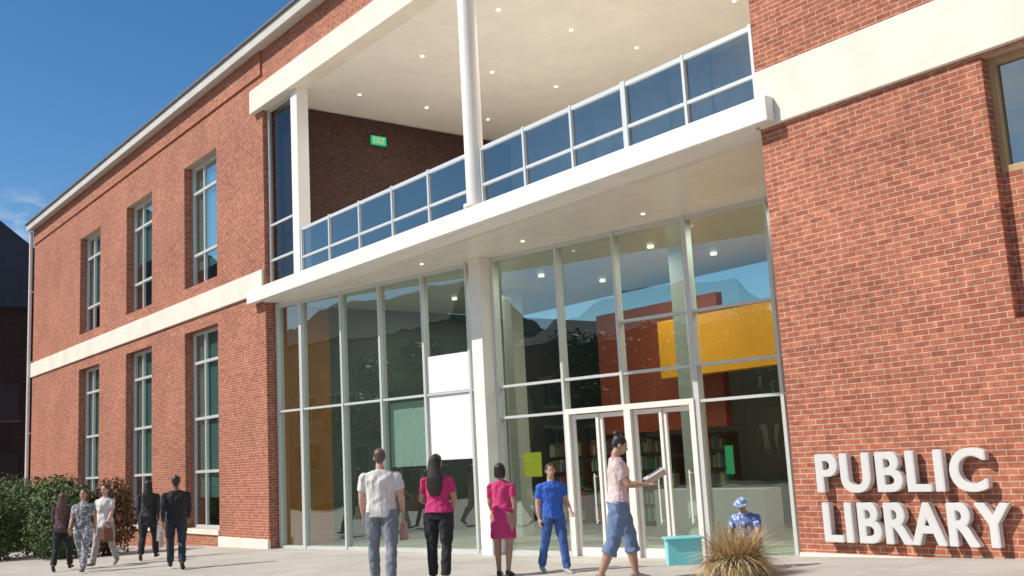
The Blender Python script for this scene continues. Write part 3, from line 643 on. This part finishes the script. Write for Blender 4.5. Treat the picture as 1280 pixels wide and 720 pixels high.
cx,cy=-10.35,10.9; gz=zg(cx,cy); b=MB(Matrix.Translation((cx,cy,gz))@Matrix.Rotation(math.radians(52),4,'Z'))
b.box(-.24,.24,-.15,.15,.10,.46,0); b.box(-.27,.27,-.18,.18,.46,.49,0)
for x in (-.22,.18):
    for y in (-.13,.10): b.box(x,x+.04,y,y+.03,-.03,.10,1)
b.obj('storage_box',[mat('cyan_plastic',(.20,.66,.68),.3),DARK],bevel=.01)
# ---------------------------------------------------------------- sun, sky, camera
ts=Vector((-.34,-.62,.66)).normalized()
su=bpy.data.lights.new('sun','SUN'); su.energy=5; su.angle=math.radians(.5); su.color=(1,.94,.84)
so=bpy.data.objects.new('sun',su); so.rotation_euler=(-ts).to_track_quat('-Z','Y').to_euler(); scene.collection.objects.link(so)
w=bpy.data.worlds.new('World'); scene.world=w; w.use_nodes=True; nt=w.node_tree; bg=nt.nodes['Background']
sk=nt.nodes.new('ShaderNodeTexSky'); sk.sky_type='NISHITA'; sk.sun_disc=False; sk.sun_elevation=math.asin(ts.z); sk.sun_rotation=math.atan2(ts.x,ts.y); sk.air_density=1.0; sk.dust_density=.3; sk.ozone_density=2.5
hs=nt.nodes.new('ShaderNodeHueSaturation'); hs.inputs['Saturation'].default_value=1.3; nt.links.new(sk.outputs[0],hs.inputs['Color'])
tc=nt.nodes.new('ShaderNodeTexCoord'); mp=nt.nodes.new('ShaderNodeMapping'); mp.inputs['Scale'].default_value=(1,1,2.6); nz=nt.nodes.new('ShaderNodeTexNoise'); nz.inputs['Scale'].default_value=3.2; nz.inputs['Detail'].default_value=9; nz.inputs['Roughness'].default_value=.6
nt.links.new(tc.outputs['Generated'],mp.inputs[0]); nt.links.new(mp.outputs[0],nz.inputs['Vector'])
r=nt.nodes.new('ShaderNodeMapRange'); r.interpolation_type='SMOOTHSTEP'; r.inputs[1].default_value=.46; r.inputs[2].default_value=.66; nt.links.new(nz.outputs['Fac'],r.inputs[0])
sp=nt.nodes.new('ShaderNodeSeparateXYZ'); nt.links.new(tc.outputs['Generated'],sp.inputs[0])
r2=nt.nodes.new('ShaderNodeMapRange'); r2.inputs[1].default_value=-.05; r2.inputs[2].default_value=-.35; nt.links.new(sp.outputs[1],r2.inputs[0])
vd=nt.nodes.new('ShaderNodeVectorMath'); vd.operation='DISTANCE'; dv=Vector((-1359,312.5,325)).normalized(); vd.inputs[1].default_value=dv; nt.links.new(tc.outputs['Generated'],vd.inputs[0])
r3=nt.nodes.new('ShaderNodeMapRange'); r3.inputs[1].default_value=.035; r3.inputs[2].default_value=.0; r3.inputs[4].default_value=.6; nt.links.new(vd.outputs['Value'],r3.inputs[0])
nz2=nt.nodes.new('ShaderNodeTexNoise'); nz2.inputs['Scale'].default_value=30; nz2.inputs['Detail'].default_value=8; nt.links.new(mp.outputs[0],nz2.inputs['Vector'])
r4=nt.nodes.new('ShaderNodeMapRange'); r4.inputs[1].default_value=.4; r4.inputs[2].default_value=.6; nt.links.new(nz2.outputs['Fac'],r4.inputs[0])
def MM(op,a,b_):
    n=nt.nodes.new('ShaderNodeMath'); n.operation=op; nt.links.new(a,n.inputs[0]); nt.links.new(b_,n.inputs[1]); return n.outputs[0]
msk=MM('ADD',MM('MULTIPLY',r.outputs[0],r2.outputs[0]),MM('MULTIPLY',r3.outputs[0],r4.outputs[0]))
mxn=nt.nodes.new('ShaderNodeMix'); mxn.data_type='RGBA'; nt.links.new(msk,mxn.inputs[0]); nt.links.new(hs.outputs[0],mxn.inputs[6]); mxn.inputs[7].default_value=(6.5,6.7,7.2,1)
nt.links.new(mxn.outputs[2],bg.inputs[0]); bg.inputs[1].default_value=.12
cam=bpy.data.cameras.new('camera'); co=bpy.data.objects.new('camera',cam); scene.collection.objects.link(co)
R=Vector((.6098,.7907,-.0539)); Fd=Vector((-.7765,.6097,.1594)).normalized(); R=(R-Fd*R.dot(Fd)).normalized(); Up=R.cross(Fd)
M3=Matrix((R,Up,-Fd)).transposed(); co.matrix_world=Matrix.Translation((0,0,CAMH))@M3.to_4x4()
cam.sensor_width=36; cam.lens=36.56; cam.clip_end=2000; scene.camera=co
